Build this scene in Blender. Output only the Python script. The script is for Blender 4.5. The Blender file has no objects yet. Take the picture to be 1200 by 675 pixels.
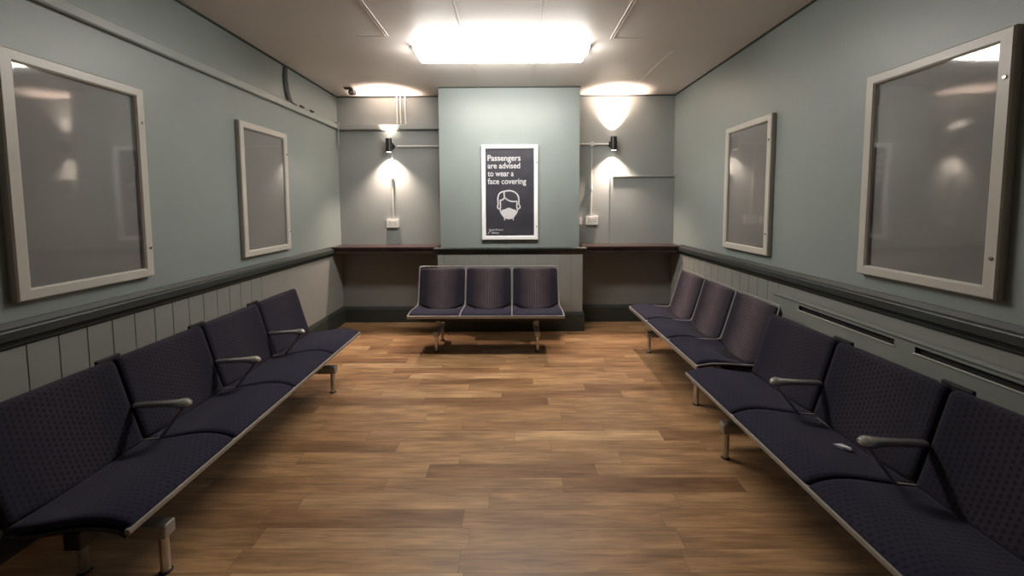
import bpy, bmesh, math, random
from mathutils import Vector, Matrix
random.seed(7)
C = bpy.context.scene.collection
PI = math.pi

# ------------------------------------------------------------------ room numbers (metres)
XL, XR = -2.192, 2.000        # side walls
YB, YC, YF = 4.960, 4.593, -3.20   # alcove wall, chimney breast face, wall behind the camera
ZC = 2.838
CXL, CXR = -0.862, 0.766      # chimney breast sides
W = 0.5137                    # seat pitch

# ------------------------------------------------------------------ node helpers
def new_mat(name):
    m = bpy.data.materials.new(name); m.use_nodes = True
    nt = m.node_tree
    return m, nt, nt.nodes['Principled BSDF']
def N(nt, t, **kw):
    n = nt.nodes.new(t)
    for k, v in kw.items():
        if k in n.inputs: n.inputs[k].default_value = v
        else: setattr(n, k, v)
    return n
def math_n(nt, op, a, b=None, c=None):
    n = nt.nodes.new('ShaderNodeMath'); n.operation = op
    for i, v in enumerate((a, b, c)):
        if v is None: continue
        if isinstance(v, (int, float)): n.inputs[i].default_value = v
        else: nt.links.new(v, n.inputs[i])
    return n.outputs[0]
def mixc(nt, fac, a, b, mode='MIX'):
    n = nt.nodes.new('ShaderNodeMix'); n.data_type = 'RGBA'; n.blend_type = mode
    for sock, v in ((n.inputs[0], fac), (n.inputs[6], a), (n.inputs[7], b)):
        if isinstance(v, (int, float)): sock.default_value = v
        elif isinstance(v, (tuple, list)): sock.default_value = (*v, 1) if len(v) == 3 else v
        else: nt.links.new(v, sock)
    return n.outputs[2]
def ramp(nt, fac, stops):
    n = nt.nodes.new('ShaderNodeValToRGB'); e = n.color_ramp.elements
    e[0].position, e[0].color = stops[0][0], (*stops[0][1], 1)
    e[1].position, e[1].color = stops[-1][0], (*stops[-1][1], 1)
    for p, c in stops[1:-1]:
        x = e.new(p); x.color = (*c, 1)
    nt.links.new(fac, n.inputs[0]); return n.outputs[0]
def paint(name, col, rough=0.5, var=0.06, scale=3.0, bump=0.15, bscale=120, coat=0.0, metal=0.0):
    m, nt, p = new_mat(name)
    g = N(nt, 'ShaderNodeNewGeometry')
    nz = N(nt, 'ShaderNodeTexNoise', Scale=scale, Detail=4.0)
    nt.links.new(g.outputs['Position'], nz.inputs['Vector'])
    d = tuple(c * (1 - var) for c in col); l = tuple(min(1, c * (1 + var)) for c in col)
    nt.links.new(ramp(nt, nz.outputs['Fac'], [(.3, d), (.7, l)]), p.inputs['Base Color'])
    p.inputs['Roughness'].default_value = rough; p.inputs['Metallic'].default_value = metal
    p.inputs['Coat Weight'].default_value = coat; p.inputs['Coat Roughness'].default_value = .15
    if bump:
        b = N(nt, 'ShaderNodeTexNoise', Scale=bscale, Detail=3.0)
        nt.links.new(g.outputs['Position'], b.inputs['Vector'])
        bp = N(nt, 'ShaderNodeBump', Strength=bump, Distance=.002)
        nt.links.new(b.outputs['Fac'], bp.inputs['Height']); nt.links.new(bp.outputs[0], p.inputs['Normal'])
    return m
def metal(name, col, rough=.3, metallic=1.0):
    m, nt, p = new_mat(name)
    g = N(nt, 'ShaderNodeNewGeometry'); nz = N(nt, 'ShaderNodeTexNoise', Scale=15.0, Detail=1.0)
    nt.links.new(g.outputs['Position'], nz.inputs['Vector'])
    mr = N(nt, 'ShaderNodeMapRange'); mr.inputs['To Min'].default_value = rough * .95; mr.inputs['To Max'].default_value = rough * 1.06
    nt.links.new(nz.outputs['Fac'], mr.inputs['Value']); nt.links.new(mr.outputs[0], p.inputs['Roughness'])
    p.inputs['Base Color'].default_value = (*col, 1); p.inputs['Metallic'].default_value = metallic
    return m
def emit(name, col, s):
    m, nt, p = new_mat(name)
    p.inputs['Base Color'].default_value = (*col, 1)
    p.inputs['Emission Color'].default_value = (*col, 1); p.inputs['Emission Strength'].default_value = s
    return m

M = {}
M['wall'] = paint('pale_green_wall_paint', (.240, .281, .270), .42, .05, 1.6, .25, 90)
M['alcove'] = paint('alcove_wall_paint', (.268, .292, .288), .42, .05, 1.6, .25, 90)
M['dado'] = paint('grey_dado_paint', (.250, .255, .235), .42, .05, 2.0, .12, 90)
M['dark_trim'] = paint('dark_grey_green_gloss_paint', (.030, .036, .033), .5, .12, 4, .1, 80)
M['alcove_low'] = paint('dull_grey_lower_alcove_paint', (.185, .188, .182), .5, .06, 2.0, .12, 90)
M['frame_white'] = paint('off_white_frame_enamel', (.50, .485, .435), .38, .03, 6, .05, 100)
M['poster_frame'] = paint('white_frame_enamel', (.93, .94, .95), .4, .02, 6, .05, 100)
M['backing'] = paint('grey_backing_board', (.25, .245, .235), .6, .08, 2.2, 0)
M['shelf_wood'] = paint('dark_brown_stained_wood', (.040, .024, .021), .34, .25, 9, .1, 60)
M['white_plastic'] = paint('white_plastic', (.72, .72, .70), .35, .02, 5, 0)
M['dark_slot'] = paint('dark_opening', (.012, .012, .012), .7, .1, 5, 0)
M['black_metal'] = paint('black_powder_coat', (.012, .012, .013), .4, .1, 8, 0)
M['conduit'] = paint('painted_conduit', (.50, .51, .50), .35, .04, 8, 0)
M['ledge'] = paint('pale_green_gloss_trim', (.29, .325, .305), .38, .05, 3, .1, 90)
M['heater'] = paint('grey_green_heater_enamel', (.235, .255, .232), .38, .05, 3, .05, 90)
M['paper_scrap'] = paint('white_tissue', (.85, .85, .88), .8, .03, 20, 0)
M['lens'] = emit('lit_lamp_lens', (1, .86, .74), 14)
M['diffuser'] = emit('lit_opal_diffuser', (1, .95, .89), 50.0)
M['chrome'] = metal('worn_chrome', (.66, .65, .62), .26, .85)
M['alu'] = metal('satin_aluminium', (.36, .34, .31), .42, .45)
M['rim'] = paint('grey_moulded_rim', (.26, .25, .25), .4, .05, 8, 0)
M['cast'] = metal('grey_cast_aluminium', (.46, .45, .43), .42, .5)
M['shell'] = paint('charcoal_plastic_shell', (.018, .018, .022), .5, .1, 8, 0)
M['beam'] = metal('dark_steel_beam', (.06, .058, .055), .5)
M['lock'] = metal('small_steel_lock', (.5, .48, .45), .25)

# glazing: clear acrylic sheet
def glazing():
    m, nt, p = new_mat('clear_acrylic_glazing')
    nt.nodes.remove(p)
    out = nt.nodes['Material Output']
    fr = N(nt, 'ShaderNodeFresnel', IOR=1.75)
    geo = N(nt, 'ShaderNodeNewGeometry')
    nz = N(nt, 'ShaderNodeTexNoise', Scale=2.2, Detail=1.0)
    nt.links.new(geo.outputs['Position'], nz.inputs['Vector'])
    bp = N(nt, 'ShaderNodeBump', Strength=.25, Distance=.008)
    nt.links.new(nz.outputs['Fac'], bp.inputs['Height'])
    gl = N(nt, 'ShaderNodeBsdfGlossy', Roughness=.05)
    nt.links.new(bp.outputs[0], gl.inputs['Normal'])
    tr = N(nt, 'ShaderNodeBsdfTransparent'); tr.inputs[0].default_value = (.95, .95, .95, 1)
    mx = N(nt, 'ShaderNodeMixShader')
    k = math_n(nt, 'MULTIPLY', fr.outputs[0], math_n(nt, 'SUBTRACT', 1, geo.outputs['Backfacing']))
    nt.links.new(k, mx.inputs[0]); nt.links.new(tr.outputs[0], mx.inputs[1]); nt.links.new(gl.outputs[0], mx.inputs[2])
    nt.links.new(mx.outputs[0], out.inputs[0])
    return m
M['glazing'] = glazing()

# seat fabric: dark moquette, UV in metres (u across, v along the seat)
def fabric(name, base, dash, wear, wear_amt):
    m, nt, p = new_mat(name)
    uv = N(nt, 'ShaderNodeUVMap', uv_map='UVMap'); s = N(nt, 'ShaderNodeSeparateXYZ')
    nt.links.new(uv.outputs[0], s.inputs[0]); U, V = s.outputs[0], s.outputs[1]
    fx = math_n(nt, 'FRACT', math_n(nt, 'MULTIPLY', U, 1 / .019)); 
    cell = math_n(nt, 'FLOOR', math_n(nt, 'MULTIPLY', U, 1 / .019))
    off = math_n(nt, 'MULTIPLY', math_n(nt, 'MODULO', cell, 2), .5)
    fy = math_n(nt, 'FRACT', math_n(nt, 'ADD', math_n(nt, 'MULTIPLY', V, 1 / .024), off))
    inx = math_n(nt, 'LESS_THAN', math_n(nt, 'ABSOLUTE', math_n(nt, 'SUBTRACT', fx, .5)), .24)
    iny = math_n(nt, 'LESS_THAN', math_n(nt, 'ABSOLUTE', math_n(nt, 'SUBTRACT', fy, .5)), .30)
    dd = math_n(nt, 'MULTIPLY', inx, iny)
    # worn centre of the upholstery
    w = math_n(nt, 'SUBTRACT', 1, math_n(nt, 'POWER', math_n(nt, 'MINIMUM', math_n(nt, 'MULTIPLY', math_n(nt, 'ABSOLUTE', U), 1 / .18), 1), 1.3))
    nz = N(nt, 'ShaderNodeTexNoise', Scale=9.0, Detail=3.0); nt.links.new(uv.outputs[0], nz.inputs['Vector'])
    w = math_n(nt, 'MULTIPLY', math_n(nt, 'MULTIPLY', w, wear_amt), math_n(nt, 'ADD', nz.outputs['Fac'], .35))
    col = mixc(nt, w, base, wear)
    col = mixc(nt, math_n(nt, 'MULTIPLY', dd, .8), col, dash)
    # second tiny light fleck
    f2 = math_n(nt, 'LESS_THAN', math_n(nt, 'ABSOLUTE', math_n(nt, 'SUBTRACT', math_n(nt, 'FRACT', math_n(nt, 'MULTIPLY', U, 1 / .0095)), .5)), .12)
    f3 = math_n(nt, 'LESS_THAN', math_n(nt, 'ABSOLUTE', math_n(nt, 'SUBTRACT', math_n(nt, 'FRACT', math_n(nt, 'MULTIPLY', V, 1 / .008)), .5)), .2)
    col = mixc(nt, math_n(nt, 'MULTIPLY', math_n(nt, 'MULTIPLY', f2, f3), .35), col, tuple(c * 2.3 for c in base))
    nt.links.new(col, p.inputs['Base Color'])
    p.inputs['Roughness'].default_value = .85
    p.inputs['Sheen Weight'].default_value = .12; p.inputs['Sheen Roughness'].default_value = .5
    p.inputs['Sheen Tint'].default_value = (.75, .7, .9, 1)
    p.inputs['Specular IOR Level'].default_value = .25
    geo = N(nt, 'ShaderNodeNewGeometry'); b = N(nt, 'ShaderNodeTexNoise', Scale=500.0, Detail=2.0)
    nt.links.new(geo.outputs['Position'], b.inputs['Vector'])
    bp = N(nt, 'ShaderNodeBump', Strength=.4, Distance=.002)
    nt.links.new(b.outputs['Fac'], bp.inputs['Height']); nt.links.new(bp.outputs[0], p.inputs['Normal'])
    return m
M['fab_seat'] = fabric('navy_moquette', (.013, .012, .031), (.004, .004, .009), (.026, .023, .038), .35)
M['fab_back'] = fabric('worn_navy_moquette_back', (.014, .012, .024), (.004, .004, .007), (.042, .033, .044), .5)
M['fab_back3'] = fabric('faded_purple_moquette_back', (.016, .013, .022), (.007, .006, .010), (.150, .108, .118), .8)

# floor
def floor_mat():
    m, nt, p = new_mat('oak_strip_laminate')
    g = N(nt, 'ShaderNodeNewGeometry'); s = N(nt, 'ShaderNodeSeparateXYZ')
    nt.links.new(g.outputs['Position'], s.inputs[0]); X, Y = s.outputs[0], s.outputs[1]
    PW, PL = .112, .95
    ry = math_n(nt, 'MULTIPLY', math_n(nt, 'ADD', Y, 10.03), 1 / PW)
    row = math_n(nt, 'FLOOR', ry); fy = math_n(nt, 'FRACT', ry)
    wn = N(nt, 'ShaderNodeTexWhiteNoise', noise_dimensions='1D'); nt.links.new(row, wn.inputs['W'])
    cx = math_n(nt, 'ADD', math_n(nt, 'MULTIPLY', math_n(nt, 'ADD', X, 10), 1 / PL), math_n(nt, 'MULTIPLY', wn.outputs['Value'], 7.3))
    colm = math_n(nt, 'FLOOR', cx); fx = math_n(nt, 'FRACT', cx)
    cmb = N(nt, 'ShaderNodeCombineXYZ'); nt.links.new(row, cmb.inputs[0]); nt.links.new(colm, cmb.inputs[1])
    w2 = N(nt, 'ShaderNodeTexWhiteNoise', noise_dimensions='3D'); nt.links.new(cmb.outputs[0], w2.inputs['Vector'])
    base = ramp(nt, w2.outputs['Value'], [(0, (.215, .112, .052)), (.25, (.290, .160, .076)), (.6, (.360, .212, .103)), (.85, (.320, .186, .090)), (1, (.460, .295, .155))])
    # grain, shifted per plank
    sh = N(nt, 'ShaderNodeVectorMath', operation='MULTIPLY_ADD')
    nt.links.new(w2.outputs['Color'], sh.inputs[0]); sh.inputs[1].default_value = (9, 9, 9); nt.links.new(g.outputs['Position'], sh.inputs[2])
    mp = N(nt, 'ShaderNodeMapping'); mp.inputs['Scale'].default_value = (2.0, 30, 1)
    nt.links.new(sh.outputs[0], mp.inputs['Vector'])
    gr = N(nt, 'ShaderNodeTexNoise', Scale=2.2, Detail=6.0, Roughness=.62, Distortion=.4); nt.links.new(mp.outputs[0], gr.inputs['Vector'])
    col = mixc(nt, .85, base, ramp(nt, gr.outputs['Fac'], [(.3, (.60, .58, .56)), (.5, (.96, .95, .94)), (.75, (1.32, 1.34, 1.36))]), 'MULTIPLY')
    mp2 = N(nt, 'ShaderNodeMapping'); mp2.inputs['Scale'].default_value = (1.5, 7.5, 1); nt.links.new(sh.outputs[0], mp2.inputs['Vector'])
    bl = N(nt, 'ShaderNodeTexNoise', Scale=1.6, Detail=3.0); nt.links.new(mp2.outputs[0], bl.inputs['Vector'])
    col = mixc(nt, .7, col, ramp(nt, bl.outputs['Fac'], [(.33, (.60, .56, .54)), (.50, (1, 1, 1)), (.64, (1.38, 1.38, 1.36))]), 'MULTIPLY')
    # knots
    vo = N(nt, 'ShaderNodeTexVoronoi', Scale=.7); nt.links.new(mp2.outputs[0], vo.inputs['Vector'])
    kn = ramp(nt, vo.outputs['Distance'], [(0.0, (.45, .38, .33)), (.10, (1, 1, 1)), (1, (1, 1, 1))])
    col = mixc(nt, .8, col, kn, 'MULTIPLY')
    # joints
    ey = math_n(nt, 'LESS_THAN', fy, .018); ex = math_n(nt, 'LESS_THAN', fx, .0025)
    j = math_n(nt, 'MAXIMUM', ey, ex)
    col = mixc(nt, math_n(nt, 'MULTIPLY', j, .55), col, (.09, .045, .022))
    nt.links.new(col, p.inputs['Base Color'])
    rr = N(nt, 'ShaderNodeMapRange'); rr.inputs['To Min'].default_value = .34; rr.inputs['To Max'].default_value = .52
    nt.links.new(gr.outputs['Fac'], rr.inputs['Value']); nt.links.new(rr.outputs[0], p.inputs['Roughness'])
    p.inputs['Specular IOR Level'].default_value = .4
    bp = N(nt, 'ShaderNodeBump', Strength=.25, Distance=.001)
    nt.links.new(math_n(nt, 'SUBTRACT', gr.outputs['Fac'], j), bp.inputs['Height']); nt.links.new(bp.outputs[0], p.inputs['Normal'])
    return m
M['floor'] = floor_mat()

# ceiling boards
def ceil_mat():
    m, nt, p = new_mat('cream_ceiling_paint')
    g = N(nt, 'ShaderNodeNewGeometry')
    nz = N(nt, 'ShaderNodeTexNoise', Scale=1.3, Detail=4.0); nt.links.new(g.outputs['Position'], nz.inputs['Vector'])
    nt.links.new(ramp(nt, nz.outputs['Fac'], [(.3, (.70, .655, .615)), (.7, (.74, .695, .655))]), p.inputs['Base Color'])
    p.inputs['Roughness'].default_value = .48
    b = N(nt, 'ShaderNodeTexNoise', Scale=7.0, Detail=3.0); nt.links.new(g.outputs['Position'], b.inputs['Vector'])
    bp = N(nt, 'ShaderNodeBump', Strength=.25, Distance=.01)
    nt.links.new(b.outputs['Fac'], bp.inputs['Height']); nt.links.new(bp.outputs[0], p.inputs['Normal'])
    return m
M['ceiling'] = ceil_mat()
M['seam'] = paint('cream_cover_strip', (.62, .58, .53), .4, .03, 5, 0)
def poster_mat():
    m, nt, p = new_mat('printed_dark_poster_paper')
    g = N(nt, 'ShaderNodeNewGeometry')
    nz = N(nt, 'ShaderNodeTexNoise', Scale=5.0, Detail=4.0); nt.links.new(g.outputs['Position'], nz.inputs['Vector'])
    nt.links.new(ramp(nt, nz.outputs['Fac'], [(.3, (.050, .050, .068)), (.7, (.078, .076, .095))]), p.inputs['Base Color'])
    p.inputs['Roughness'].default_value = .45
    b = N(nt, 'ShaderNodeTexNoise', Scale=8.0, Detail=1.0); nt.links.new(g.outputs['Position'], b.inputs['Vector'])
    bp = N(nt, 'ShaderNodeBump', Strength=.5, Distance=.01)
    nt.links.new(b.outputs['Fac'], bp.inputs['Height']); nt.links.new(bp.outputs[0], p.inputs['Normal'])
    return m
M['poster'] = poster_mat()
M['ink_white'] = paint('white_print', (.86, .86, .88), .5, .01, 5, 0)

# ------------------------------------------------------------------ mesh helpers
def box(bm, x0, x1, y0, y1, z0, z1, bevel=0, seg=2):
    g = bmesh.ops.create_cube(bm, size=1)['verts']
    for v in g:
        v.co = Vector(((x0 + x1) / 2 + v.co.x * (x1 - x0), (y0 + y1) / 2 + v.co.y * (y1 - y0), (z0 + z1) / 2 + v.co.z * (z1 - z0)))
    if bevel:
        es = set(e for v in g for e in v.link_edges)
        bmesh.ops.bevel(bm, geom=list(es), offset=bevel, segments=seg, profile=.6, affect='EDGES', clamp_overlap=True)
def tube(bm, pts, rad, n=14, caps=True, flat=None):
    """swept tube through pts; rad number or list; flat=(sx,sz) squashes the section (side, normal)"""
    pts = [Vector(p) for p in pts]; rads = rad if isinstance(rad, (list, tuple)) else [rad] * len(pts)
    rings = []; prev = None
    for i, p in enumerate(pts):
        t = (pts[min(i + 1, len(pts) - 1)] - pts[max(i - 1, 0)]).normalized()
        ref = Vector((1, 0, 0)) if abs(t.x) < .9 else Vector((0, 0, 1))
        a = ref - t * ref.dot(t) if prev is None else prev - t * prev.dot(t)
        a.normalize(); b = t.cross(a); prev = a
        fa, fb = flat or (1, 1)
        rings.append([bm.verts.new(p + a * math.cos(2 * PI * k / n) * rads[i] * fa + b * math.sin(2 * PI * k / n) * rads[i] * fb) for k in range(n)])
    for r, q in zip(rings, rings[1:]):
        for k in range(n): bm.faces.new((r[k], r[(k + 1) % n], q[(k + 1) % n], q[k]))
    if caps: bm.faces.new(rings[0][::-1]); bm.faces.new(rings[-1])
def lathe(bm, prof, axis_o, n=24, axis='z'):
    """prof = [(r, h)] revolved round an axis through axis_o"""
    o = Vector(axis_o); rings = []
    for r, h in prof:
        ring = []
        for k in range(n):
            c, s = math.cos(2 * PI * k / n) * r, math.sin(2 * PI * k / n) * r
            ring.append(bm.verts.new(o + (Vector((c, s, h)) if axis == 'z' else Vector((c, h, s)) if axis == 'y' else Vector((h, c, s)))))
        rings.append(ring)
    for a, b in zip(rings, rings[1:]):
        for k in range(n): bm.faces.new((a[k], a[(k + 1) % n], b[(k + 1) % n], b[k]))
    bm.faces.new(rings[0][::-1]); bm.faces.new(rings[-1])
def extrude_profile(bm, prof, p0, p1, mapf):
    """prof = [(offset, z)] closed; swept straight between scalars p0 and p1; mapf(offset, s, z) -> point"""
    a = [bm.verts.new(mapf(o, p0, z)) for o, z in prof]; b = [bm.verts.new(mapf(o, p1, z)) for o, z in prof]
    n = len(prof)
    for i in range(n): bm.faces.new((a[i], a[(i + 1) % n], b[(i + 1) % n], b[i]))
    bm.faces.new(a[::-1]); bm.faces.new(b)
def obj(name, bm, mat, parent=None, smooth=False, label=None):
    bmesh.ops.recalc_face_normals(bm, faces=bm.faces)
    me = bpy.data.meshes.new(name); bm.to_mesh(me); bm.free()
    me.materials.append(mat)
    if smooth:
        for f in me.polygons: f.use_smooth = True
        me.set_sharp_from_angle(angle=math.radians(38))
    o = bpy.data.objects.new(name, me); C.objects.link(o)
    if parent: o.parent = parent
    if label: o['label'] = label
    return o
def tag(o, label, cat, group=None):
    o['label'] = label; o['category'] = cat
    if group: o['group'] = group
    return o
def thing(name, label, cat, loc=(0, 0, 0), rz=0, group=None):
    o = bpy.data.objects.new(name, None); o.empty_display_size = .1; C.objects.link(o)
    o.location = loc; o.rotation_euler = (0, 0, rz)
    return tag(o, label, cat, group)
def struct(name, bm, mat, smooth=False, parent=None):
    o = obj(name, bm, mat, parent, smooth)
    if parent is None: o['kind'] = 'structure'
    return o
TR = [0]
def trim(bm, mat, smooth=False):
    TR[0] += 1
    return struct('trim_%d' % TR[0], bm, mat, smooth)
def copy_tree(o, parent=None):
    c = o.copy(); C.objects.link(c); c.parent = parent
    for ch in list(o.children): copy_tree(ch, c)
    return c
B = bmesh.new

# ------------------------------------------------------------------ room shell
b = B(); box(b, XL - .15, XR + .15, YF - .15, YB + .15, -.1, 0); struct('floor', b, M['floor'])
b = B(); box(b, XL - .15, XR + .15, YF - .15, YB + .15, ZC, ZC + .1); struct('ceiling', b, M['ceiling'])
b = B(); box(b, XL - .15, XL, YF, YB, 0, ZC); struct('wall_left', b, M['wall'])
b = B(); box(b, XR, XR + .15, YF, YB, 0, ZC); struct('wall_right', b, M['wall'])
b = B(); box(b, XL, XR, YF - .15, YF, 0, ZC); struct('wall_front', b, M['wall'])
b = B(); box(b, XL, XR, YB, YB + .15, 0, ZC); struct('wall_back', b, M['alcove'])
b = B(); box(b, CXL, CXR, YC, YB, 0, ZC, .004, 1); struct('wall_chimney', b, M['wall'])

# tongue-and-groove dado boards: one relief per wall
def boards(bm, s0, s1, z0, z1, th, pitch, phase, mapf, plain=None):
    """outline in plan with V grooves, extruded up; mapf(s, offset, z)"""
    pts = [(s0, 0), (s0, th)]
    k = math.ceil((s0 - phase) / pitch)
    while phase + k * pitch < s1 - .01:
        g = phase + k * pitch; k += 1
        if g < s0 + .01: continue
        if plain and plain[0] < g < plain[1]: continue
        pts += [(g - .0035, th), (g - .001, th - .0035), (g + .001, th - .0035), (g + .0035, th)]
    pts += [(s1, th), (s1, 0)]
    lo = [bm.verts.new(mapf(s, o, z0)) for s, o in pts]; hi = [bm.verts.new(mapf(s, o, z1)) for s, o in pts]
    n = len(pts)
    for i in range(n): bm.faces.new((lo[i], lo[(i + 1) % n], hi[(i + 1) % n], hi[i]))
    # caps as strips towards the wall line
    for L in (lo, hi):
        base = L[0], L[-1]
        bmesh.ops.triangulate(bm, faces=[bm.faces.new(L)])
b = B(); boards(b, YF, YB - .02, .21, .90, .014, .1253, 1.831, lambda s, o, z: Vector((XL + o, s, z)), plain=(3.4, 9)); trim(b, M['dado'])
b = B(); boards(b, YF, YB - .02, .21, .90, .014, .1253, 1.80, lambda s, o, z: Vector((XR - o, s, z)), plain=(-2, 2.86)); trim(b, M['dado'])
b = B(); boards(b, CXL - .034, CXR + .038, .225, .91, .018, .136, -.143, lambda s, o, z: Vector((s, YC - o, z))); trim(b, M['dado'])
# flat lower walls of the alcoves and the returns of the chimney breast
for x0, x1 in ((XL + .014, CXL), (CXR, XR - .014)):
    b = B(); box(b, x0, x1, YB - .014, YB, .2, .93); trim(b, M['alcove_low'])
for x0, x1 in ((CXL - .034, CXL), (CXR, CXR + .038)):
    b = B(); box(b, x0, x1, YC, YB - .014, .22, .93); trim(b, M['dado'])

# dado rails on the side walls (moulded)
RAIL = [(0, 1.000), (.012, 1.0), (.030, .978), (.050, .972), (.053, .966), (.053, .930), (.046, .926), (.040, .926), (.038, .918),
        (.031, .916), (.031, .909), (.026, .905), (.026, .896), (.020, .888), (0, .880)]
b = B(); extrude_profile(b, RAIL, YF, 4.66, lambda o, s, z: Vector((XL + o, s, z))); trim(b, M['dark_trim'])
b = B(); extrude_profile(b, [(o, z + .012) for o, z in RAIL], YF, 4.66, lambda o, s, z: Vector((XR - o, s, z))); trim(b, M['dark_trim'])
# chimney rail, returned round both sides
CR = [(0, .990), (.010, .994), (.050, .992), (.055, .988), (.055, .975), (.042, .968), (.036, .945), (.026, .930), (.020, .912), (0, .905)]
def wrap(bm, prof, xa, xb, y, yback, mapz=lambda z: z):
    """moulding that runs along the front of the chimney and mitres round its sides"""
    secs = []
    for kind in range(4):
        ring = []
        for o, z in prof:
            if kind == 0: q = (xa - o, yback, z)
            elif kind == 1: q = (xa - o, y - o, z)
            elif kind == 2: q = (xb + o, y - o, z)
            else: q = (xb + o, yback, z)
            ring.append(bm.verts.new(q))
        secs.append(ring)
    n = len(prof)
    for a, c in zip(secs, secs[1:]):
        for i in range(n): bm.faces.new((a[i], a[(i + 1) % n], c[(i + 1) % n], c[i]))
    bm.faces.new(secs[0]); bm.faces.new(secs[-1][::-1])
b = B(); wrap(b, CR, CXL - .02, CXR + .022, YC - .0, YC + .035); trim(b, M['dark_trim'])
# skirting boards
SK = [(0, .232), (.006, .232), (.012, .222), (.018, .205), (.022, .195), (.022, 0), (0, 0)]
def base(name, f, s0, s1, dz=0):
    b = B(); extrude_profile(b, [(o, z + (dz if z > 0 else 0)) for o, z in SK], s0, s1, f); struct(name, b, M['dark_trim'])
base('baseboard_left', lambda o, s, z: Vector((XL + o + .014 * (z < .3), s, z)), YF, YB, -.02)
base('baseboard_right', lambda o, s, z: Vector((XR - o - .014 * (z < .3), s, z)), YF, YB, -.02)
base('baseboard_back_left', lambda o, s, z: Vector((s, YB - o - .014, z)), XL, CXL, -.03)
base('baseboard_back_right', lambda o, s, z: Vector((s, YB - o - .014, z)), CXR, XR, -.01)
b = B(); wrap(b, SK, CXL - .034, CXR + .038, YC - .018, YB - .03); struct('baseboard_chimney', b, M['dark_trim'])
# thin dark grey-green cornice beads where ceiling meets walls
for f in ((XL, XL + .014, YF, YB), (XR - .014, XR, YF, YB), (XL, CXL, YB - .014, YB), (CXR, XR, YB - .014, YB), (CXL, CXR, YC - .012, YC)):
    b = B(); box(b, f[0], f[1], f[2], f[3], ZC - .012, ZC); trim(b, M['dark_trim'])
# ceiling cover strips between the boards
for x, ya, yb in ((-1.0, YF, 3.22), (-.40, YF, YC), (.20, YF, YC), (.80, YF, 3.30), (1.40, 3.55, YB)):
    for dx in (-.010, .010):
        b = B(); box(b, x + dx - .003, x + dx + .003, ya, yb, ZC - .006, ZC, .001, 1); trim(b, M['ceiling'])
for x0, x1, y in ((-1.25, -1.0, 3.22), (.8, 1.05, 3.28)):
    b = B(); box(b, x0, x1, y - .004, y + .004, ZC - .0015, ZC); trim(b, M['ceiling'])
# ledge along the left wall and boxed beam in the left alcove
LED = [(0, 2.497), (.030, 2.490), (.034, 2.486), (.034, 2.440), (.028, 2.432), (0, 2.432)]
b = B(); extrude_profile(b, LED, YF, YB - .06, lambda o, s, z: Vector((XL + o, s, z))); trim(b, M['ledge'])
b = B(); box(b, XL, CXL, YB - .065, YB, 2.425, 2.487, .006, 2); trim(b, M['alcove'])
# raised boxed-in panel low in the right alcove
b = B(); box(b, 1.205, XR, YB - .03, YB, .99, 1.838, .004, 1); trim(b, M['alcove'])
b = B(); box(b, 1.235, XR, YB - .05, YB - .028, 1.826, 1.852, .004, 1); trim(b, M['alcove'])

# ------------------------------------------------------------------ shelves in the alcoves
def shelf(x0, x1, side, label):
    t = thing('alcove_shelf', label, 'shelf', (0, 0, 0), 0, 'dark wooden shelves in the alcoves')
    b = B(); box(b, x0, x1, 4.635, YB - .001, .972, .997, .004, 2)
    obj('shelf_board', b, M['shelf_wood'], t)
    b = B(); box(b, x0 + (.055 if side < 0 else .045), x1 - (.045 if side < 0 else .055), 4.652, 4.682, .918, .971, .003, 2)
    obj('front_apron', b, M['shelf_wood'], t)
    return t
shelf(XL + .001, CXL - .056, -1, 'dark brown wooden shelf across the left alcove below the left double socket')
shelf(CXR + .056, XR - .001, 1, 'dark brown wooden shelf across the right alcove below the right double socket')
# ------------------------------------------------------------------ glazed notice frames
PW_, PH_ = .653, 1.097
def notice_frame(bm, w, h, fw, dep):
    """picture-frame ring in local X-Z, wall at y=0, front at y=-dep; bevelled section, mitred"""
    sec = [(0, 0), (0, -dep + .006), (.006, -dep), (fw - .008, -dep), (fw, -dep + .008), (fw, 0)]
    cs = [(0, 0, 1, 1), (w, 0, -1, 1), (w, h, -1, -1), (0, h, 1, -1)]
    rings = [[bm.verts.new((cx + sx * o, y, cz + sz * o)) for o, y in sec] for cx, cz, sx, sz in cs]
    n = len(sec)
    for k in range(4):
        a, c = rings[k], rings[(k + 1) % 4]
        for i in range(n): bm.faces.new((a[i], a[(i + 1) % n], c[(i + 1) % n], c[i]))
def lock_mesh(x, z, dep):
    b = B(); lathe(b, [(.002, -dep - .005), (.006, -dep - .005), (.008, -dep - .003), (.008, -dep + .002)], (x, 0, z), 14, 'y')
    return b
def build_frame(name, label, group, loc, rz, mat, fw, locks, dep=.038):
    t = thing(name, label, 'notice frame', loc, rz, group)
    b = B(); notice_frame(b, PW_, PH_, fw, dep); obj('frame', b, M[mat], t)
    b = B(); box(b, fw - .004, PW_ - fw + .004, -.014, -.001, fw - .004, PH_ - fw + .004); obj('backing_board', b, M['backing'], t)
    b = B(); box(b, fw - .006, PW_ - fw + .006, -.026, -.022, fw - .006, PH_ - fw + .006); obj('glazing_sheet', b, M['glazing'], t)
    for x, z in locks: obj('lock', lock_mesh(x, z, dep), M['lock'], t, True)
    return t
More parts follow.
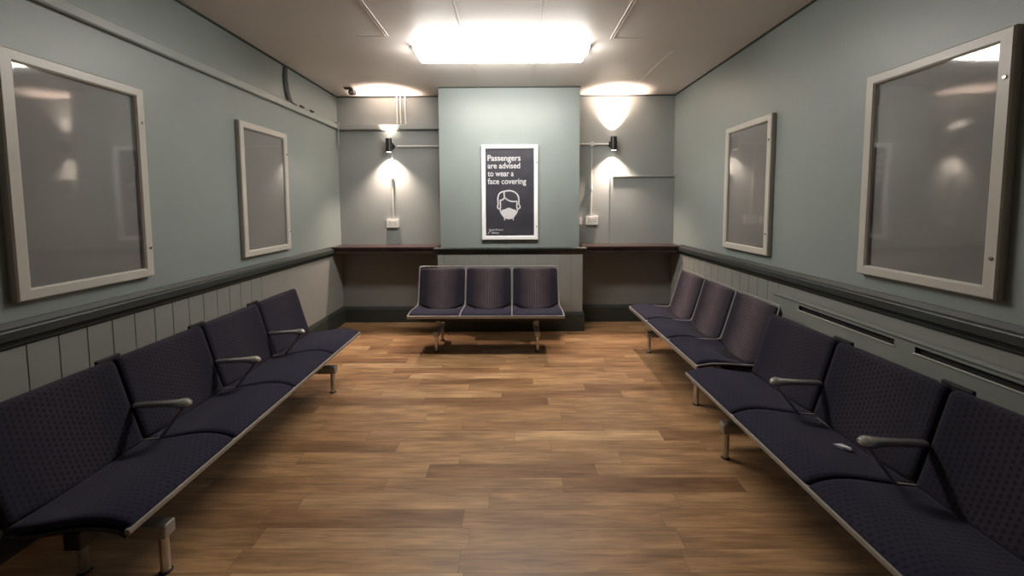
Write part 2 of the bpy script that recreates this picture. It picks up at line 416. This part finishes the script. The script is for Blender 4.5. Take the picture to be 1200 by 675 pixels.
# left wall: local X -> +Y world (rz=+90deg), local -Y (front) -> +X
g = 'empty glazed notice frames on the side walls'
PL_, PR_ = PI / 2, -PI / 2
near_l = build_frame('notice_frame', 'nearest empty glazed notice frame on the left wall, at the left edge of the photo', g, (XL, 1.676, 1.081), PL_, 'frame_white', .053, ((PW_ - .02, .90), (PW_ - .02, .17)))
far_l = copy_tree(near_l); far_l.location = (XL, 3.128, 1.078)
far_l['label'] = 'smaller-looking empty glazed notice frame on the left wall, nearer the left alcove'
far_r = build_frame('notice_frame', 'empty glazed notice frame on the right wall nearer the alcove, reflecting one wall light', g, (XR, 3.045 + PW_, 1.087), PR_, 'frame_white', .053, ((PW_ - .022, .90), (PW_ - .022, .17)))
near_r = copy_tree(far_r); near_r.location = (XR, 1.592 + PW_, 1.0965)
near_r['label'] = 'nearest empty glazed notice frame on the right wall, above the heater'

# ------------------------------------------------------------------ poster on the chimney breast
XB_, ZB_ = -.3716, 1.085
pf = thing('poster_frame', 'white framed dark face covering notice hung on the chimney breast', 'poster', (XB_, YC, ZB_))
b = B(); notice_frame(b, PW_, PH_, .047, .036); obj('frame', b, M['poster_frame'], pf)
b = B(); box(b, .043, PW_ - .043, -.014, -.001, .052, PH_ - .043); sheet = obj('poster_sheet', b, M['poster'], pf, label='dark grey printed sheet with white lettering')
b = B(); box(b, .041, PW_ - .041, -.0275, -.0245, .041, PH_ - .041); obj('glazing_sheet', b, M['glazing'], pf)
for z in (.89, .155): obj('lock', lock_mesh(PW_ - .016, z, .036), M['lock'], pf, True)
def P2(px, py):     # place on the sheet from its proportions (72.4 wide, 112.4 high)
    return ((px - 561.1) / 72.4 * PW_, (281.4 - py) / 112.4 * PH_)
def text(name, s, px, py, size, yo=-.0150, off=.0, sx=1, shear=0):
    cu = bpy.data.curves.new(name, 'FONT'); cu.body = s; cu.size = size; cu.offset = off; cu.extrude = .0006; cu.shear = shear
    o = bpy.data.objects.new(name, cu); C.objects.link(o)
    dg = bpy.context.evaluated_depsgraph_get()
    me = bpy.data.meshes.new_from_object(o.evaluated_get(dg)); bpy.data.objects.remove(o)
    x, z = P2(px, py)
    for v in me.vertices: v.co = Vector((x + v.co.x * sx, yo - v.co.z, z + v.co.y))
    me.materials.clear(); me.materials.append(M['ink_white'])
    q = bpy.data.objects.new(name, me); C.objects.link(q); q.parent = sheet
    return q
def width_fit(name, s, px0, px1, py, size, off, **k):
    q = text(name, s, px0, py, size, off=off, **k)
    xs = [v.co.x for v in q.data.vertices]; x0, x1 = min(xs), max(xs)
    a, c = P2(px0, py)[0], P2(px1, py)[0]
    for v in q.data.vertices: v.co.x = a + (v.co.x - x0) / (x1 - x0) * (c - a)
    nw = s.count(' ')
    if nw:      # one object per word
        bm = bmesh.new(); bm.from_mesh(q.data); seen = set(); isl = []
        for v in bm.verts:
            if v in seen: continue
            st = [v]; seen.add(v); g = []
            while st:
                w_ = st.pop(); g.append(w_)
                for e in w_.link_edges:
                    o_ = e.other_vert(w_)
                    if o_ not in seen: seen.add(o_); st.append(o_)
            isl.append((min(p.co.x for p in g), max(p.co.x for p in g), g))
        isl.sort(key=lambda t_: t_[0]); gaps = []; hi = isl[0][1]
        for a_ in isl[1:]:
            gaps.append((a_[0] - hi, a_[0])); hi = max(hi, a_[1])
        cuts = sorted(x_ for _, x_ in sorted(gaps)[-nw:])
        bm.free(); me0 = q.data; bpy.data.objects.remove(q)
        for lo_, hi_ in zip([-9] + cuts, cuts + [9]):
            b2 = bmesh.new(); b2.from_mesh(me0)
            bmesh.ops.delete(b2, geom=[v for v in b2.verts if not (lo_ - 1e-5 <= v.co.x < hi_ - 1e-5)], context='VERTS')
            obj(name, b2, M['ink_white'], sheet)
        return None
    return q
for s, a, c, y in (('Passengers', 569.0, 611.2, 187.6), ('are advised', 569.0, 610.6, 196.6), ('to wear a', 569.0, 602.4, 205.8), ('face covering', 569.0, 618.4, 215.0)):
    width_fit('lettering', s, a, c, y, .093, .0014)
width_fit('operator_lettering', 'South Western', 570.2, 588.6, 270.4, .028, .0008)
width_fit('operator_lettering', 'Railway', 573.2, 583.0, 274.0, .028, .0008, shear=.2)
def ribbon(bm, pts, wd, yo=-.0150, closed=False):
    """flat printed line with real (tiny) thickness through sheet points"""
    P = [Vector((*P2(560 + x / 11.25, 225 + y / 11.25),)) for x, y in pts]
    # Catmull-Rom smoothing
    Q = []
    for i in range(len(P) - 1):
        p0, p1, p2, p3 = P[max(i - 1, 0)], P[i], P[i + 1], P[min(i + 2, len(P) - 1)]
        for k in range(6):
            t = k / 6
            Q.append(.5 * ((2 * p1) + (p2 - p0) * t + (2 * p0 - 5 * p1 + 4 * p2 - p3) * t * t + (3 * p1 - p0 - 3 * p2 + p3) * t ** 3))
    Q.append(P[-1]); A = []
    for i, p in enumerate(Q):
        t = (Q[min(i + 1, len(Q) - 1)] - Q[max(i - 1, 0)]).normalized(); n = Vector((-t.y, t.x)) * wd / 2
        A.append([bm.verts.new((p.x + n.x, yy, p.y + n.y)) if s else bm.verts.new((p.x - n.x, yy, p.y - n.y)) for s, yy in ((1, yo), (0, yo), (0, yo + .0012), (1, yo + .0012))])
    for a, c in zip(A, A[1:]):
        for k in range(4): bm.faces.new((a[k], a[(k + 1) % 4], c[(k + 1) % 4], c[k]))
    bm.faces.new(A[0]); bm.faces.new(A[-1][::-1])
b = B(); LWD = .0155
ribbon(b, [(250, 160), (246, 100), (250, 55), (264, 22), (292, -2), (330, -12), (400, -24), (465, -14), (515, 15), (542, 55), (550, 100), (548, 160)], LWD)
ribbon(b, [(336, -8), (338, 35), (345, 75)], LWD)
ribbon(b, [(268, 108), (310, 98), (345, 75), (395, 104), (455, 121), (528, 118)], LWD)
ribbon(b, [(280, 115), (283, 190), (280, 240), (300, 285), (340, 332)], LWD)
ribbon(b, [(525, 115), (520, 190), (528, 240), (506, 285), (466, 332)], LWD)
ribbon(b, [(250, 158), (241, 185), (246, 210), (278, 224)], LWD)
ribbon(b, [(550, 158), (566, 185), (561, 210), (530, 224)], LWD)
ribbon(b, [(341, 328), (341, 372)], LWD * .8); ribbon(b, [(468, 328), (468, 372)], LWD * .8)
obj('face_outline', b, M['ink_white'], sheet)
b = B()
pl = [(305, 232), (345, 226), (375, 212), (405, 204), (435, 212), (465, 226), (502, 232), (516, 262), (500, 300), (470, 338), (440, 354), (405, 360), (370, 354), (338, 338), (310, 300), (293, 262)]
vs = [Vector((*P2(560 + x / 11.25, 225 + y / 11.25),)) for x, y in pl]
f0 = [b.verts.new((v.x, -.0152, v.y)) for v in vs]; f1 = [b.verts.new((v.x, -.0138, v.y)) for v in vs]
b.faces.new(f0); b.faces.new(f1[::-1])
for i in range(len(vs)): b.faces.new((f0[i], f0[(i + 1) % len(vs)], f1[(i + 1) % len(vs)], f1[i]))
obj('face_mask', b, M['ink_white'], sheet)
b = B(); ribbon(b, [(92, 560), (140, 505)], .006); obj('operator_slash', b, M['ink_white'], sheet)

# ------------------------------------------------------------------ lamps
FX0, FX1, FY0, FY1 = -.835, .635, 3.36, 3.60
fl = thing('ceiling_light', 'long lit fluorescent batten with opal diffuser on the ceiling', 'light', ((FX0 + FX1) / 2, 3.48, ZC))
cx = (FX1 - FX0) / 2
b = B(); box(b, -cx - .012, cx + .012, -.09, .09, -.016, -.0005, .004, 2); obj('mounting_tray', b, M['white_plastic'], fl)
b = B()
secs = []
for x, s in ((-cx, .93), (-cx + .012, 1), (cx - .012, 1), (cx, .93)):
    ring = []
    for k in range(17):
        a = PI * k / 16
        ex = abs(math.cos(a)) ** .55 * (1 if math.cos(a) > 0 else -1); ez = abs(math.sin(a)) ** .55
        taper = 1 - .16 * ez
        ring.append(b.verts.new((x * (1 - .045 * ez), ex * .122 * s * taper, -.014 - ez * .088 * s)))
    secs.append(ring)
for a, c in zip(secs, secs[1:]):
    for k in range(16): b.faces.new((a[k], a[k + 1], c[k + 1], c[k]))
    b.faces.new((a[16], a[0], c[0], c[16]))
b.faces.new(secs[0]); b.faces.new(secs[-1][::-1])
obj('diffuser', b, M['diffuser'], fl, True)
for s in (-1, 1):
    b = B(); box(b, s * cx + (.001 if s > 0 else -.010), s * cx + (.010 if s > 0 else -.001), -.12, .12, -.04, -.012, .003, 2); obj('end_cap', b, M['white_plastic'], fl)

def spot(loc, rot, power, size, blend, rad, col):
    l = bpy.data.lights.new('lamp_beam', 'SPOT'); l.energy = power; l.spot_size = math.radians(size); l.spot_blend = blend; l.shadow_soft_size = rad; l.color = col
    o = bpy.data.objects.new('lamp_beam', l); C.objects.link(o); o.rotation_euler = rot
    return o, loc
def wall_light(x, zc, label, h=.165):
    y = YB - .085
    t = thing('wall_light', label, 'light', (x, y, zc), 0, 'black up-and-down wall lights')
    b = B(); R = .037
    prof = [(R - .004, -h / 2 + .012), (R - .004, -h / 2), (R, -h / 2), (R, h / 2), (R - .004, h / 2), (R - .004, h / 2 - .012)]
    lathe(b, prof, (0, 0, 0), 28); obj('lamp_body', b, M['black_metal'], t, True)
    b = B(); box(b, -.022, .022, .030, .072, -.03, .03, .006, 2); obj('mounting_arm', b, M['black_metal'], t)
    b = B(); lathe(b, [(.001, .0), (.05, .0), (.05, .013), (.001, .013)], (0, .071, 0), 24, 'y'); obj('wall_plate', b, M['black_metal'], t)
    for s in (-1, 1):
        b = B(); zz = s * (h / 2 - .005)
        lathe(b, [(.0015, zz - .003), (R - .006, zz - .003), (R - .006, zz + .003), (.0015, zz + .003)], (0, 0, 0), 24); obj('lamp_lens', b, M['lens'], t)
    for s, pw, sz in ((1, UP_W, 92), (-1, DN_W, 108)):
        o, _ = spot(None, (PI if s > 0 else 0, 0, 0), pw, sz, .85, .02, (1, .76, .62))
        o.location = (0, 0, s * (h / 2 + .004)); o.parent = t
    return t
UP_W, DN_W = 170, 150
wall_light(-1.530, 2.225, 'black cylindrical up-and-down wall light in the left alcove')
wall_light(1.226, 2.235, 'black cylindrical up-and-down wall light in the right alcove')

# ------------------------------------------------------------------ electrics
def conduit(name, label, runs, joints, r=.010, group=None):
    b = B()
    for p, q, rr in runs: tube(b, [p, q], rr, 12)
    o = obj(name, b, M['conduit'], None, True); tag(o, label, 'conduit', group)
    for p, rr, ax, hh in joints:
        b = B(); lathe(b, [(.001, -hh), (rr * .9, -hh), (rr, -hh + .003), (rr, hh - .003), (rr * .9, hh), (.001, hh)], p, 20, ax)
        obj('conduit_fitting', b, M['conduit'], o, True)
    return o
yc = YB - .0135
conduit('electrical_conduit', 'grey conduit from the left wall light down to the left socket', [((-1.515, yc, 2.13), (-1.515, yc, 1.86), .005), ((-1.518, yc, 1.86), (-1.518, yc, 1.325), .0134), ((-1.45, yc, 2.222), (CXL - .001, yc, 2.222), .012)],
        [((-1.516, yc - .007, 1.83), .018, 'z', .04)])
conduit('electrical_conduit', 'grey conduit from the right wall light and down to the right socket', [((CXR + .001, yc, 2.236), (1.18, yc, 2.236), .012), ((.972, yc, 2.236), (.972, yc, 1.36), .009)],
        [((.972, yc - .004, 2.236), .030, 'y', .014), ((.972, yc - .003, 1.69), .014, 'z', .03)])
for i, (x, lb) in enumerate(((-1.440, 'leftmost of three thin vertical pipes above the left wall light'), (-1.398, 'middle of three thin vertical pipes above the left wall light'), (-1.338, 'rightmost of three thin vertical pipes above the left wall light'))):
    b = B(); tube(b, [(x, yc, 2.486), (x, yc, ZC - .001)], .009, 12)
    for zz in (2.52, 2.80):
        box(b, x - .014, x + .014, yc - .004, YB, zz - .006, zz + .006, .001, 1)
    tag(obj('vertical_pipe', b, M['conduit'], None, True), lb, 'pipe', 'thin pipes running up to the ceiling')
def socket(x0, x1, z0, z1, label):
    t = thing('double_socket', label, 'socket', ((x0 + x1) / 2, YB, (z0 + z1) / 2), 0, 'white double wall sockets')
    w, h = (x1 - x0) / 2, (z1 - z0) / 2
    b = B(); box(b, -w, w, -.030, -.0005, -h, h, .003, 2); obj('back_box', b, M['white_plastic'], t)
    b = B(); box(b, -w - .001, w + .001, -.038, -.031, -h - .001, h + .001, .004, 2); obj('face_plate', b, M['white_plastic'], t)
    for s in (-1, 1):
        b = B()
        box(b, s * .038 - .004, s * .038 + .004, -.0392, -.0375, .004, .016)
        for q in (-1, 1): box(b, s * .038 + q * .011 - .005, s * .038 + q * .011 + .005, -.0392, -.0375, -.016, -.010)
        obj('pin_holes', b, M['dark_slot'], t)
        b = B(); box(b, s * .014 - .006, s * .014 + .006, -.043, -.0375, .018, .036, .002, 1); obj('rocker_switch', b, M['white_plastic'], t)
    return t
socket(-1.597, -1.448, 1.214, 1.316, 'white double socket at the foot of the conduit in the left alcove')
socket(.905, 1.054, 1.238, 1.346, 'white double socket at the foot of the conduit in the right alcove')
t = thing('blank_plate', 'small white blank wall box between chimney breast and right double socket', 'wall box', (.812, YB, 1.285))
b = B(); box(b, -.038, .038, -.03, 0, -.042, .042, .003, 2); obj('back_box', b, M['white_plastic'], t)
b = B(); box(b, -.04, .04, -.036, -.031, -.044, .044, .003, 2); obj('face_plate', b, M['white_plastic'], t)

# security camera
t = thing('security_camera', 'small black security camera under the ceiling in the left corner', 'camera', (-1.86, 4.60, ZC))
b = B(); box(b, -.075, .01, -.035, .035, -.012, -.0005, .003, 2); obj('ceiling_plate', b, M['black_metal'], t)
b = B(); tube(b, [(-.02, 0, -.012), (-.01, 0, -.03), (.004, -.005, -.04)], .012, 12); obj('bracket', b, M['black_metal'], t, True)
b = B(); tube(b, [(.01, .05, -.036), (.01, .045, -.038), (.012, -.045, -.062), (.012, -.05, -.064)], [.024, .030, .030, .024], 18); obj('camera_body', b, M['black_metal'], t, True)
b = B(); tube(b, [(.012, -.05, -.064), (.012, -.056, -.0655)], [.018, .016], 16); obj('camera_lens', b, M['lock'], t, True)

# dark strap and little hooks on the left ledge
b = B(); tube(b, [(XL + .008, 3.86, ZC - .016), (XL + .010, 3.845, 2.72), (XL + .012, 3.86, 2.62), (XL + .018, 3.885, 2.54), (XL + .022, 3.93, 2.503), (XL + .022, 4.01, 2.498)], [.030, .036, .038, .034, .014, .006], 12, flat=(.18, 1))
tag(obj('cable_strap', b, M['dark_trim'], None, True), 'dark strap dropping from the ceiling to the left wall ledge', 'strap')
for i, (y, lb) in enumerate(((4.13, 'first dark fixing clip on the left ledge beyond the strap'), (4.33, 'last dark fixing clip on the left ledge before the alcove'))):
    b = B(); box(b, XL, XL + .02, y - .035, y + .035, 2.508, 2.524, .005, 2)
    box(b, XL + .004, XL + .016, y - .008, y + .008, 2.493, 2.51, .002, 1)
    tag(obj('fixing_clip', b, M['dark_trim']), lb, 'clip', 'dark clips on the left ledge')
b = B(); tube(b, [(XL + .040, 4.89, 2.50), (XL + .036, 4.90, 2.38), (XL + .010, 4.935, 2.20)], [.010, .009, .010], 10)
box(b, XL, XL + .052, 4.87, 4.91, 2.491, 2.51, .003, 1)
tag(obj('corner_bracket', b, M['ledge'], None, True), 'pale painted bracket hanging in the left back corner', 'bracket')

# ------------------------------------------------------------------ wall heater on the right
HX = XR - .07
t = thing('wall_heater', 'long grey-green slotted wall heater behind the right-hand seats', 'heater', (XR, 1.4, .1))
T = Matrix.Translation(Vector((-XR, -1.4, -.1)))
def hobj(name, b, m, lab=None):
    bmesh.ops.transform(b, matrix=T, verts=b.verts); return obj(name, b, m, t, label=lab)
y_far, y_near = 2.887, -.2
xw = XR - .0365
# casing front: frame bars round the slots so that they are true openings
slots = [(1.965, 2.636), (1.19, 1.862), (.42, 1.09)]
b = B()
box(b, HX, HX + .004, y_near, y_far, .10, .776)
box(b, HX, HX + .004, y_near, y_far, .806, .826)
edges = [y_near] + [v for s in reversed(slots) for v in s] + [y_far]
for i in range(0, len(edges), 2): box(b, HX, HX + .004, edges[i], edges[i + 1], .776, .806)
box(b, HX + .004, xw, y_near, y_near + .004, .10, .826); box(b, HX + .004, xw, y_far - .004, y_far, .10, .826)
box(b, HX + .004, xw, y_near, y_far, .10, .104)
hobj('casing', b, M['heater'])
b = B(); box(b, HX - .008, xw, y_near - .003, y_far + .003, .826, .834, .003, 2); hobj('top_lip', b, M['heater'])
b = B(); box(b, HX + .018, HX + .022, y_near + .01, y_far - .01, .12, .82); hobj('heating_element', b, M['dark_slot'])
for a, c in slots:
    b = B(); box(b, HX - .005, HX - .0003, a - .005, c + .005, .770, .776, .001, 1); hobj('slot_lip', b, M['frame_white'])

# ------------------------------------------------------------------ beam seating
SEATP = [(0.004, .396), (.03, .412), (.09, .424), (.16, .424), (.24, .413), (.33, .399), (.425, .388)]
BACKP = [(.432, .408), (.446, .450), (.464, .510), (.484, .580), (.506, .660), (.528, .735), (.545, .792)]
def resample(prof, n):
    P = [Vector(p) for p in prof]; Q = []
    for i in range(len(P) - 1):
        p0, p1, p2, p3 = P[max(i - 1, 0)], P[i], P[i + 1], P[min(i + 2, len(P) - 1)]
        for k in range(12):
            t = k / 12
            Q.append(.5 * ((2 * p1) + (p2 - p0) * t + (2 * p0 - 5 * p1 + 4 * p2 - p3) * t * t + (3 * p1 - p0 - 3 * p2 + p3) * t ** 3))
    Q.append(P[-1]); L = [0]
    for a, c in zip(Q, Q[1:]): L.append(L[-1] + (c - a).length)
    def at(s):
        s = max(-.08, min(L[-1], s))
        if s < 0: return Q[0] + (Q[0] - Q[1]).normalized() * (-s)
        for i in range(len(L) - 1):
            if s <= L[i + 1] + 1e-9:
                f = (s - L[i]) / max(1e-9, L[i + 1] - L[i]); return Q[i].lerp(Q[i + 1], f)
        return Q[-1]
    def nor(s):
        d = (at(min(L[-1], s + .006)) - at(max(0, s - .006))).normalized(); return Vector((-d.y, d.x))
    return at, nor, L[-1]
def cushion(prof, wd, th, dish, smile=0, er=.022, corner=.0, nu=22, nv=22, bulge=0.0, slip=0):
    """upholstered pad lying on a curved shell: x across, y depth, z up; rounded edges, dished middle"""
    at, nor, L = resample(prof, nv)
    b = B(); uvl = b.loops.layers.uv.new('UVMap'); uvd = {}
    def spread(k, n):   # denser near the ends
        t = k / n; return .5 - .5 * math.cos(PI * t) if True else t
    top = []; bot = []
    for j in range(nv + 1):
        t = spread(j, nv); rt, rb = [], []
        for i in range(nu + 1):
            u = spread(i, nu) * 2 - 1
            s0 = -smile * (1 - u * u)
            s = s0 + t * (L - s0)
            # rounded outline corners at the far end (t=1)
            hw = wd / 2
            if corner:
                d = max(0, corner - (L - s)) / corner
                hw -= corner * (1 - math.sqrt(max(0, 1 - d * d))) * .9
            x = u * hw
            p, n = at(s), nor(max(0, s))
            de = min((1 - abs(u)) * hw, (s - s0), (L - s)); e = min(1, de / er); e = math.sqrt(max(0, 1 - (1 - e) ** 2))
            ds = -dish * (1 - abs(u) ** 2.4) * (.35 + .65 * math.sin(PI * min(1, t * 1.0)) if slip == 0 else t)
            base_ = p + n * ds
            q = base_ + n * (th * e + bulge * math.exp(-((t - .25) / .22) ** 2) * e)
            vt = b.verts.new((x, q.x, q.y)); q2 = p + n * (ds - .004); vb = b.verts.new((x, q2.x, q2.y))
            uvd[vt] = (x, s); uvd[vb] = (x, s); rt.append(vt); rb.append(vb)
        top.append(rt); bot.append(rb)
    for j in range(nv):
        for i in range(nu):
            b.faces.new((top[j][i], top[j][i + 1], top[j + 1][i + 1], top[j + 1][i]))
            b.faces.new((bot[j][i], bot[j + 1][i], bot[j + 1][i + 1], bot[j][i + 1]))
    for j in range(nv):
        for i in (0, nu): b.faces.new((top[j][i], top[j + 1][i], bot[j + 1][i], bot[j][i]))
    for i in range(nu):
        for j in (0, nv): b.faces.new((top[j][i], bot[j][i], bot[j][i + 1], top[j][i + 1]))
    for f in b.faces:
        for lp in f.loops: lp[uvl].uv = uvd[lp.vert]
    return b
def shell_mesh(prof, wd, off, th, corner=0, nv=18):
    at, nor, L = resample(prof, nv); b = B(); A = []
    for j in range(nv + 1):
        s = L * j / nv; p, n = at(s), nor(s); hw = wd / 2
        if corner:
            d = max(0, corner - (L - s)) / corner; hw -= corner * (1 - math.sqrt(max(0, 1 - d * d))) * .9
        q, r = p - n * off, p - n * (off + th)
        A.append([b.verts.new((x, v.x, v.y)) for x, v in ((-hw, q), (hw, q), (hw, r), (-hw, r))])
    for a, c in zip(A, A[1:]):
        for k in range(4): b.faces.new((a[k], a[(k + 1) % 4], c[(k + 1) % 4], c[k]))
    b.faces.new(A[0]); b.faces.new(A[-1][::-1])
    return b
def at_x(b, x): bmesh.ops.translate(b, vec=(x, 0, 0), verts=b.verts); return b

def bench(label, n, loc, rz, arms, zf=0):
    t = thing('beam_seat', label, 'bench', loc, rz, None)
    three = not arms
    wd = W - (.024 if three else .006)
    smesh = bmesh_to = None
    protos = {}
    for k in range(n):
        cxk = (k + .5) * W
        if k == 0:
            protos['seat_cushion'] = obj('seat_cushion', cushion(SEATP, wd, .016 if three else .020, .050 if three else .006, er=.02, corner=0, slip=1), M['fab_seat'], t, True)
            protos['back_cushion'] = obj('back_cushion', cushion(BACKP, wd, .020 if three else .024, .014, smile=.065 if three else .02, er=.026 if three else .022, corner=.035 if three else .032), M['fab_back3'] if three else M['fab_back'], t, True)
            protos['seat_shell'] = obj('seat_shell', shell_mesh(SEATP, wd + .004, .018, .010), M['shell'], t, True)
            protos['back_shell'] = obj('back_shell', shell_mesh(BACKP, wd - (.0 if three else .10), .022, .012, .03), M['shell'], t, True)
            for o in protos.values(): o.location.x = cxk
            first = dict(protos)
        else:
            for nm, o in first.items():
                c = o.copy(); C.objects.link(c); c.parent = t; c.location.x = cxk
    # front edge rail along the whole bench
    b = B(); fz = .028 if three else .016
    box(b, -.008, n * W + .008, -.008, .010, .404 - fz, .407, .004, 2)
    obj('front_rail', b, M['alu'], t)
    # side frames between and at the ends of the seats
    if three:
        path = [(.004, .404), (.10, .418), (.20, .416), (.33, .406), (.405, .404), (.428, .416), (.440, .445), (.464, .520), (.500, .645), (.535, .770), (.545, .806)]
        for k in range(n + 1):
            b = B(); tube(b, [(0, y, z) for y, z in path], .007, 10, flat=(1, 1)); at_x(b, k * W)
            obj('side_frame', b, M['rim'], t, True)
        for k in range(n):   # thin grey top rims
            b = B(); tube(b, [(k * W + .004, .546, .803), (k * W + .03, .549, .809), ((k + 1) * W - .03, .549, .809), ((k + 1) * W - .004, .546, .803)], .006, 8)
            obj('top_rim', b, M['rim'], t, True)
    else:
        for k in (0, n):   # end plates under the outer seats
            b = B(); tube(b, [(0, y, z - .016) for y, z in SEATP] + [(0, .438, .410), (0, .466, .500), (0, .50, .62)], .006, 8); at_x(b, k * W + (.004 if k else -.004))
            obj('side_frame', b, M['shell'], t, True)
        for k in range(1, n):
            b = B(); box(b, k * W - .055, k * W + .055, .556, .572, .740, .803, .006, 2); obj('shell_joiner', b, M['shell'], t)
    # beam and leg sets
    b = B(); box(b, .06, n * W - .06, .24, .30, .27, .335, .006, 2); obj('beam', b, M['beam'], t)
    for k in range(n):
        b = B(); 
        box(b, (k + .5) * W - .15, (k + .5) * W + .15, .10, .14, .352, .372, .003, 1); box(b, (k + .5) * W - .15, (k + .5) * W + .15, .36, .40, .340, .358, .003, 1)
        box(b, (k + .5) * W - .02, (k + .5) * W + .02, .10, .40, .335, .352, .003, 1)
        obj('seat_bracket', b, M['beam'], t)
    for k in ((0, n - 1) if n < 5 else (0, 2, n - 1)):
        x = (k + .5) * W
        b = B()   # cast foot arm: flat bar, rounded nose, dropping clear of the beam
        tube(b, [(x, .24, .20), (x, .30, .20)], .02, 8)
        box(b, x - .027, x + .027, .092, .485, .158, .216, .010, 3)
        box(b, x - .024, x + .024, .238, .302, .210, .285, .004, 1)
        obj('leg_arm', b, M['cast'], t, True)
        for y in (.122, .455):
            b = B(); lathe(b, [(.018, .006), (.018, .157)], (x, y, 0), 20)
            lg = obj('leg', b, M['chrome'], t, True)
            b = B(); lathe(b, [(.017, 0), (.024, .0), (.024, .004), (.019, .010)], (x, y, 0), 20); obj('foot_pad', b, M['shell'], lg, True)
    if arms:
        for k in range(1, n):
            x = k * W
            b = B()
            tube(b, [(x, .196, .571), (x, .203, .575), (x, .222, .580), (x, .245, .579), (x, .275, .580), (x, .34, .577), (x, .42, .573), (x, .452, .571), (x, .458, .570)],
                 [.010, .022, .030, .028, .022, .019, .018, .016, .008], 16, flat=(1.0, .75))
            a = obj('armrest', b, M['chrome'], t, True)
            b = B()   # brace: front rod and flat web back to the beam
            tube(b, [(x, .225, .565), (x, .25, .53), (x, .35, .405), (x, .36, .39)], [.011, .009, .009, .009], 10, flat=(1.2, .8))
            obj('armrest_brace', b, M['cast'], a, True)
            b = B()
            w_ = [(.335, .418), (.345, .400), (.46, .390), (.45, .402)]
            f0 = [b.verts.new((x - .003, y, z)) for y, z in w_]; f1 = [b.verts.new((x + .004, y, z)) for y, z in w_]
            b.faces.new(f0); b.faces.new(f1[::-1])
            for i in range(4): b.faces.new((f0[i], f0[(i + 1) % 4], f1[(i + 1) % 4], f1[i]))
            obj('armrest_web', b, M['cast'], a)
    return t
bench('three-seat navy bench without armrests in front of the chimney breast', 3, (-1.051, 3.801, 0), 0, False)
bench('three-seat navy bench along the right wall nearest the right alcove', 3, (1.2326, 2.5949 + 3 * W, 0), -PI / 2, False)
bench('navy bench with metal armrests in front of the wall heater on the right', 4, (1.1155, 2.4862, 0), -PI / 2 + .0148, True)
bench('long four-seat navy bench with metal armrests along the left wall', 4, (-1.3119, 1.2604, 0), PI / 2 + .0115, True)

# scrap of tissue on the right bench
b = B()
ptsS = [(0, 0), (.030, -.012), (.056, -.006), (.060, .010), (.030, .016), (.008, .012)]
lo = [b.verts.new((x, y, .001)) for x, y in ptsS]; hi = [b.verts.new((x * .95, y * .9, .007 + .004 * math.sin(i * 2.1))) for i, (x, y) in enumerate(ptsS)]
b.faces.new(lo[::-1]); b.faces.new(hi)
for i in range(6): b.faces.new((lo[i], lo[(i + 1) % 6], hi[(i + 1) % 6], hi[i]))
o = obj('tissue_scrap', b, M['paper_scrap']); o.scale = (1.15, 1.15, 1.3); o.location = (1.415, 1.690, .4215); o.rotation_euler = (0, .08, -.5)
tag(o, 'crumpled white tissue scrap lying on the right bench seat between two armrests', 'tissue')


# ------------------------------------------------------------------ world, camera
w = bpy.data.worlds.new('world'); bpy.context.scene.world = w; w.use_nodes = True
w.node_tree.nodes['Background'].inputs[0].default_value = (.05, .05, .05, 1); w.node_tree.nodes['Background'].inputs[1].default_value = 0.2

F, PITCH, YAW, ROLL, CY = 460.65, .0655, -.0048, -.0047, 269.41
r = Vector((math.cos(YAW), -math.sin(YAW), 0)); yv = Vector((math.sin(YAW), math.cos(YAW), 0)); zv = Vector((0, 0, 1))
fw = yv * math.cos(PITCH) - zv * math.sin(PITCH); up = yv * math.sin(PITCH) + zv * math.cos(PITCH)
r2 = r * math.cos(ROLL) + up * math.sin(ROLL); up2 = up * math.cos(ROLL) - r * math.sin(ROLL)
cam = bpy.data.cameras.new('camera'); co = bpy.data.objects.new('camera', cam); C.objects.link(co)
mt = Matrix.Identity(4)
for i in range(3): mt[i][0], mt[i][1], mt[i][2] = r2[i], up2[i], -fw[i]
mt.translation = Vector((0, 0, 1.5)); co.matrix_world = mt
cam.sensor_fit = 'HORIZONTAL'; cam.sensor_width = 36; cam.lens = 36 * F / 1200
cam.shift_y = -(337.5 - CY) / 1200; cam.clip_start = .02
S = bpy.context.scene; S.camera = co
S.view_settings.view_transform = 'Standard'; S.view_settings.look = 'None'; S.view_settings.gamma = 1; S.view_settings.exposure = 0.0
S.view_settings.use_curve_mapping = False
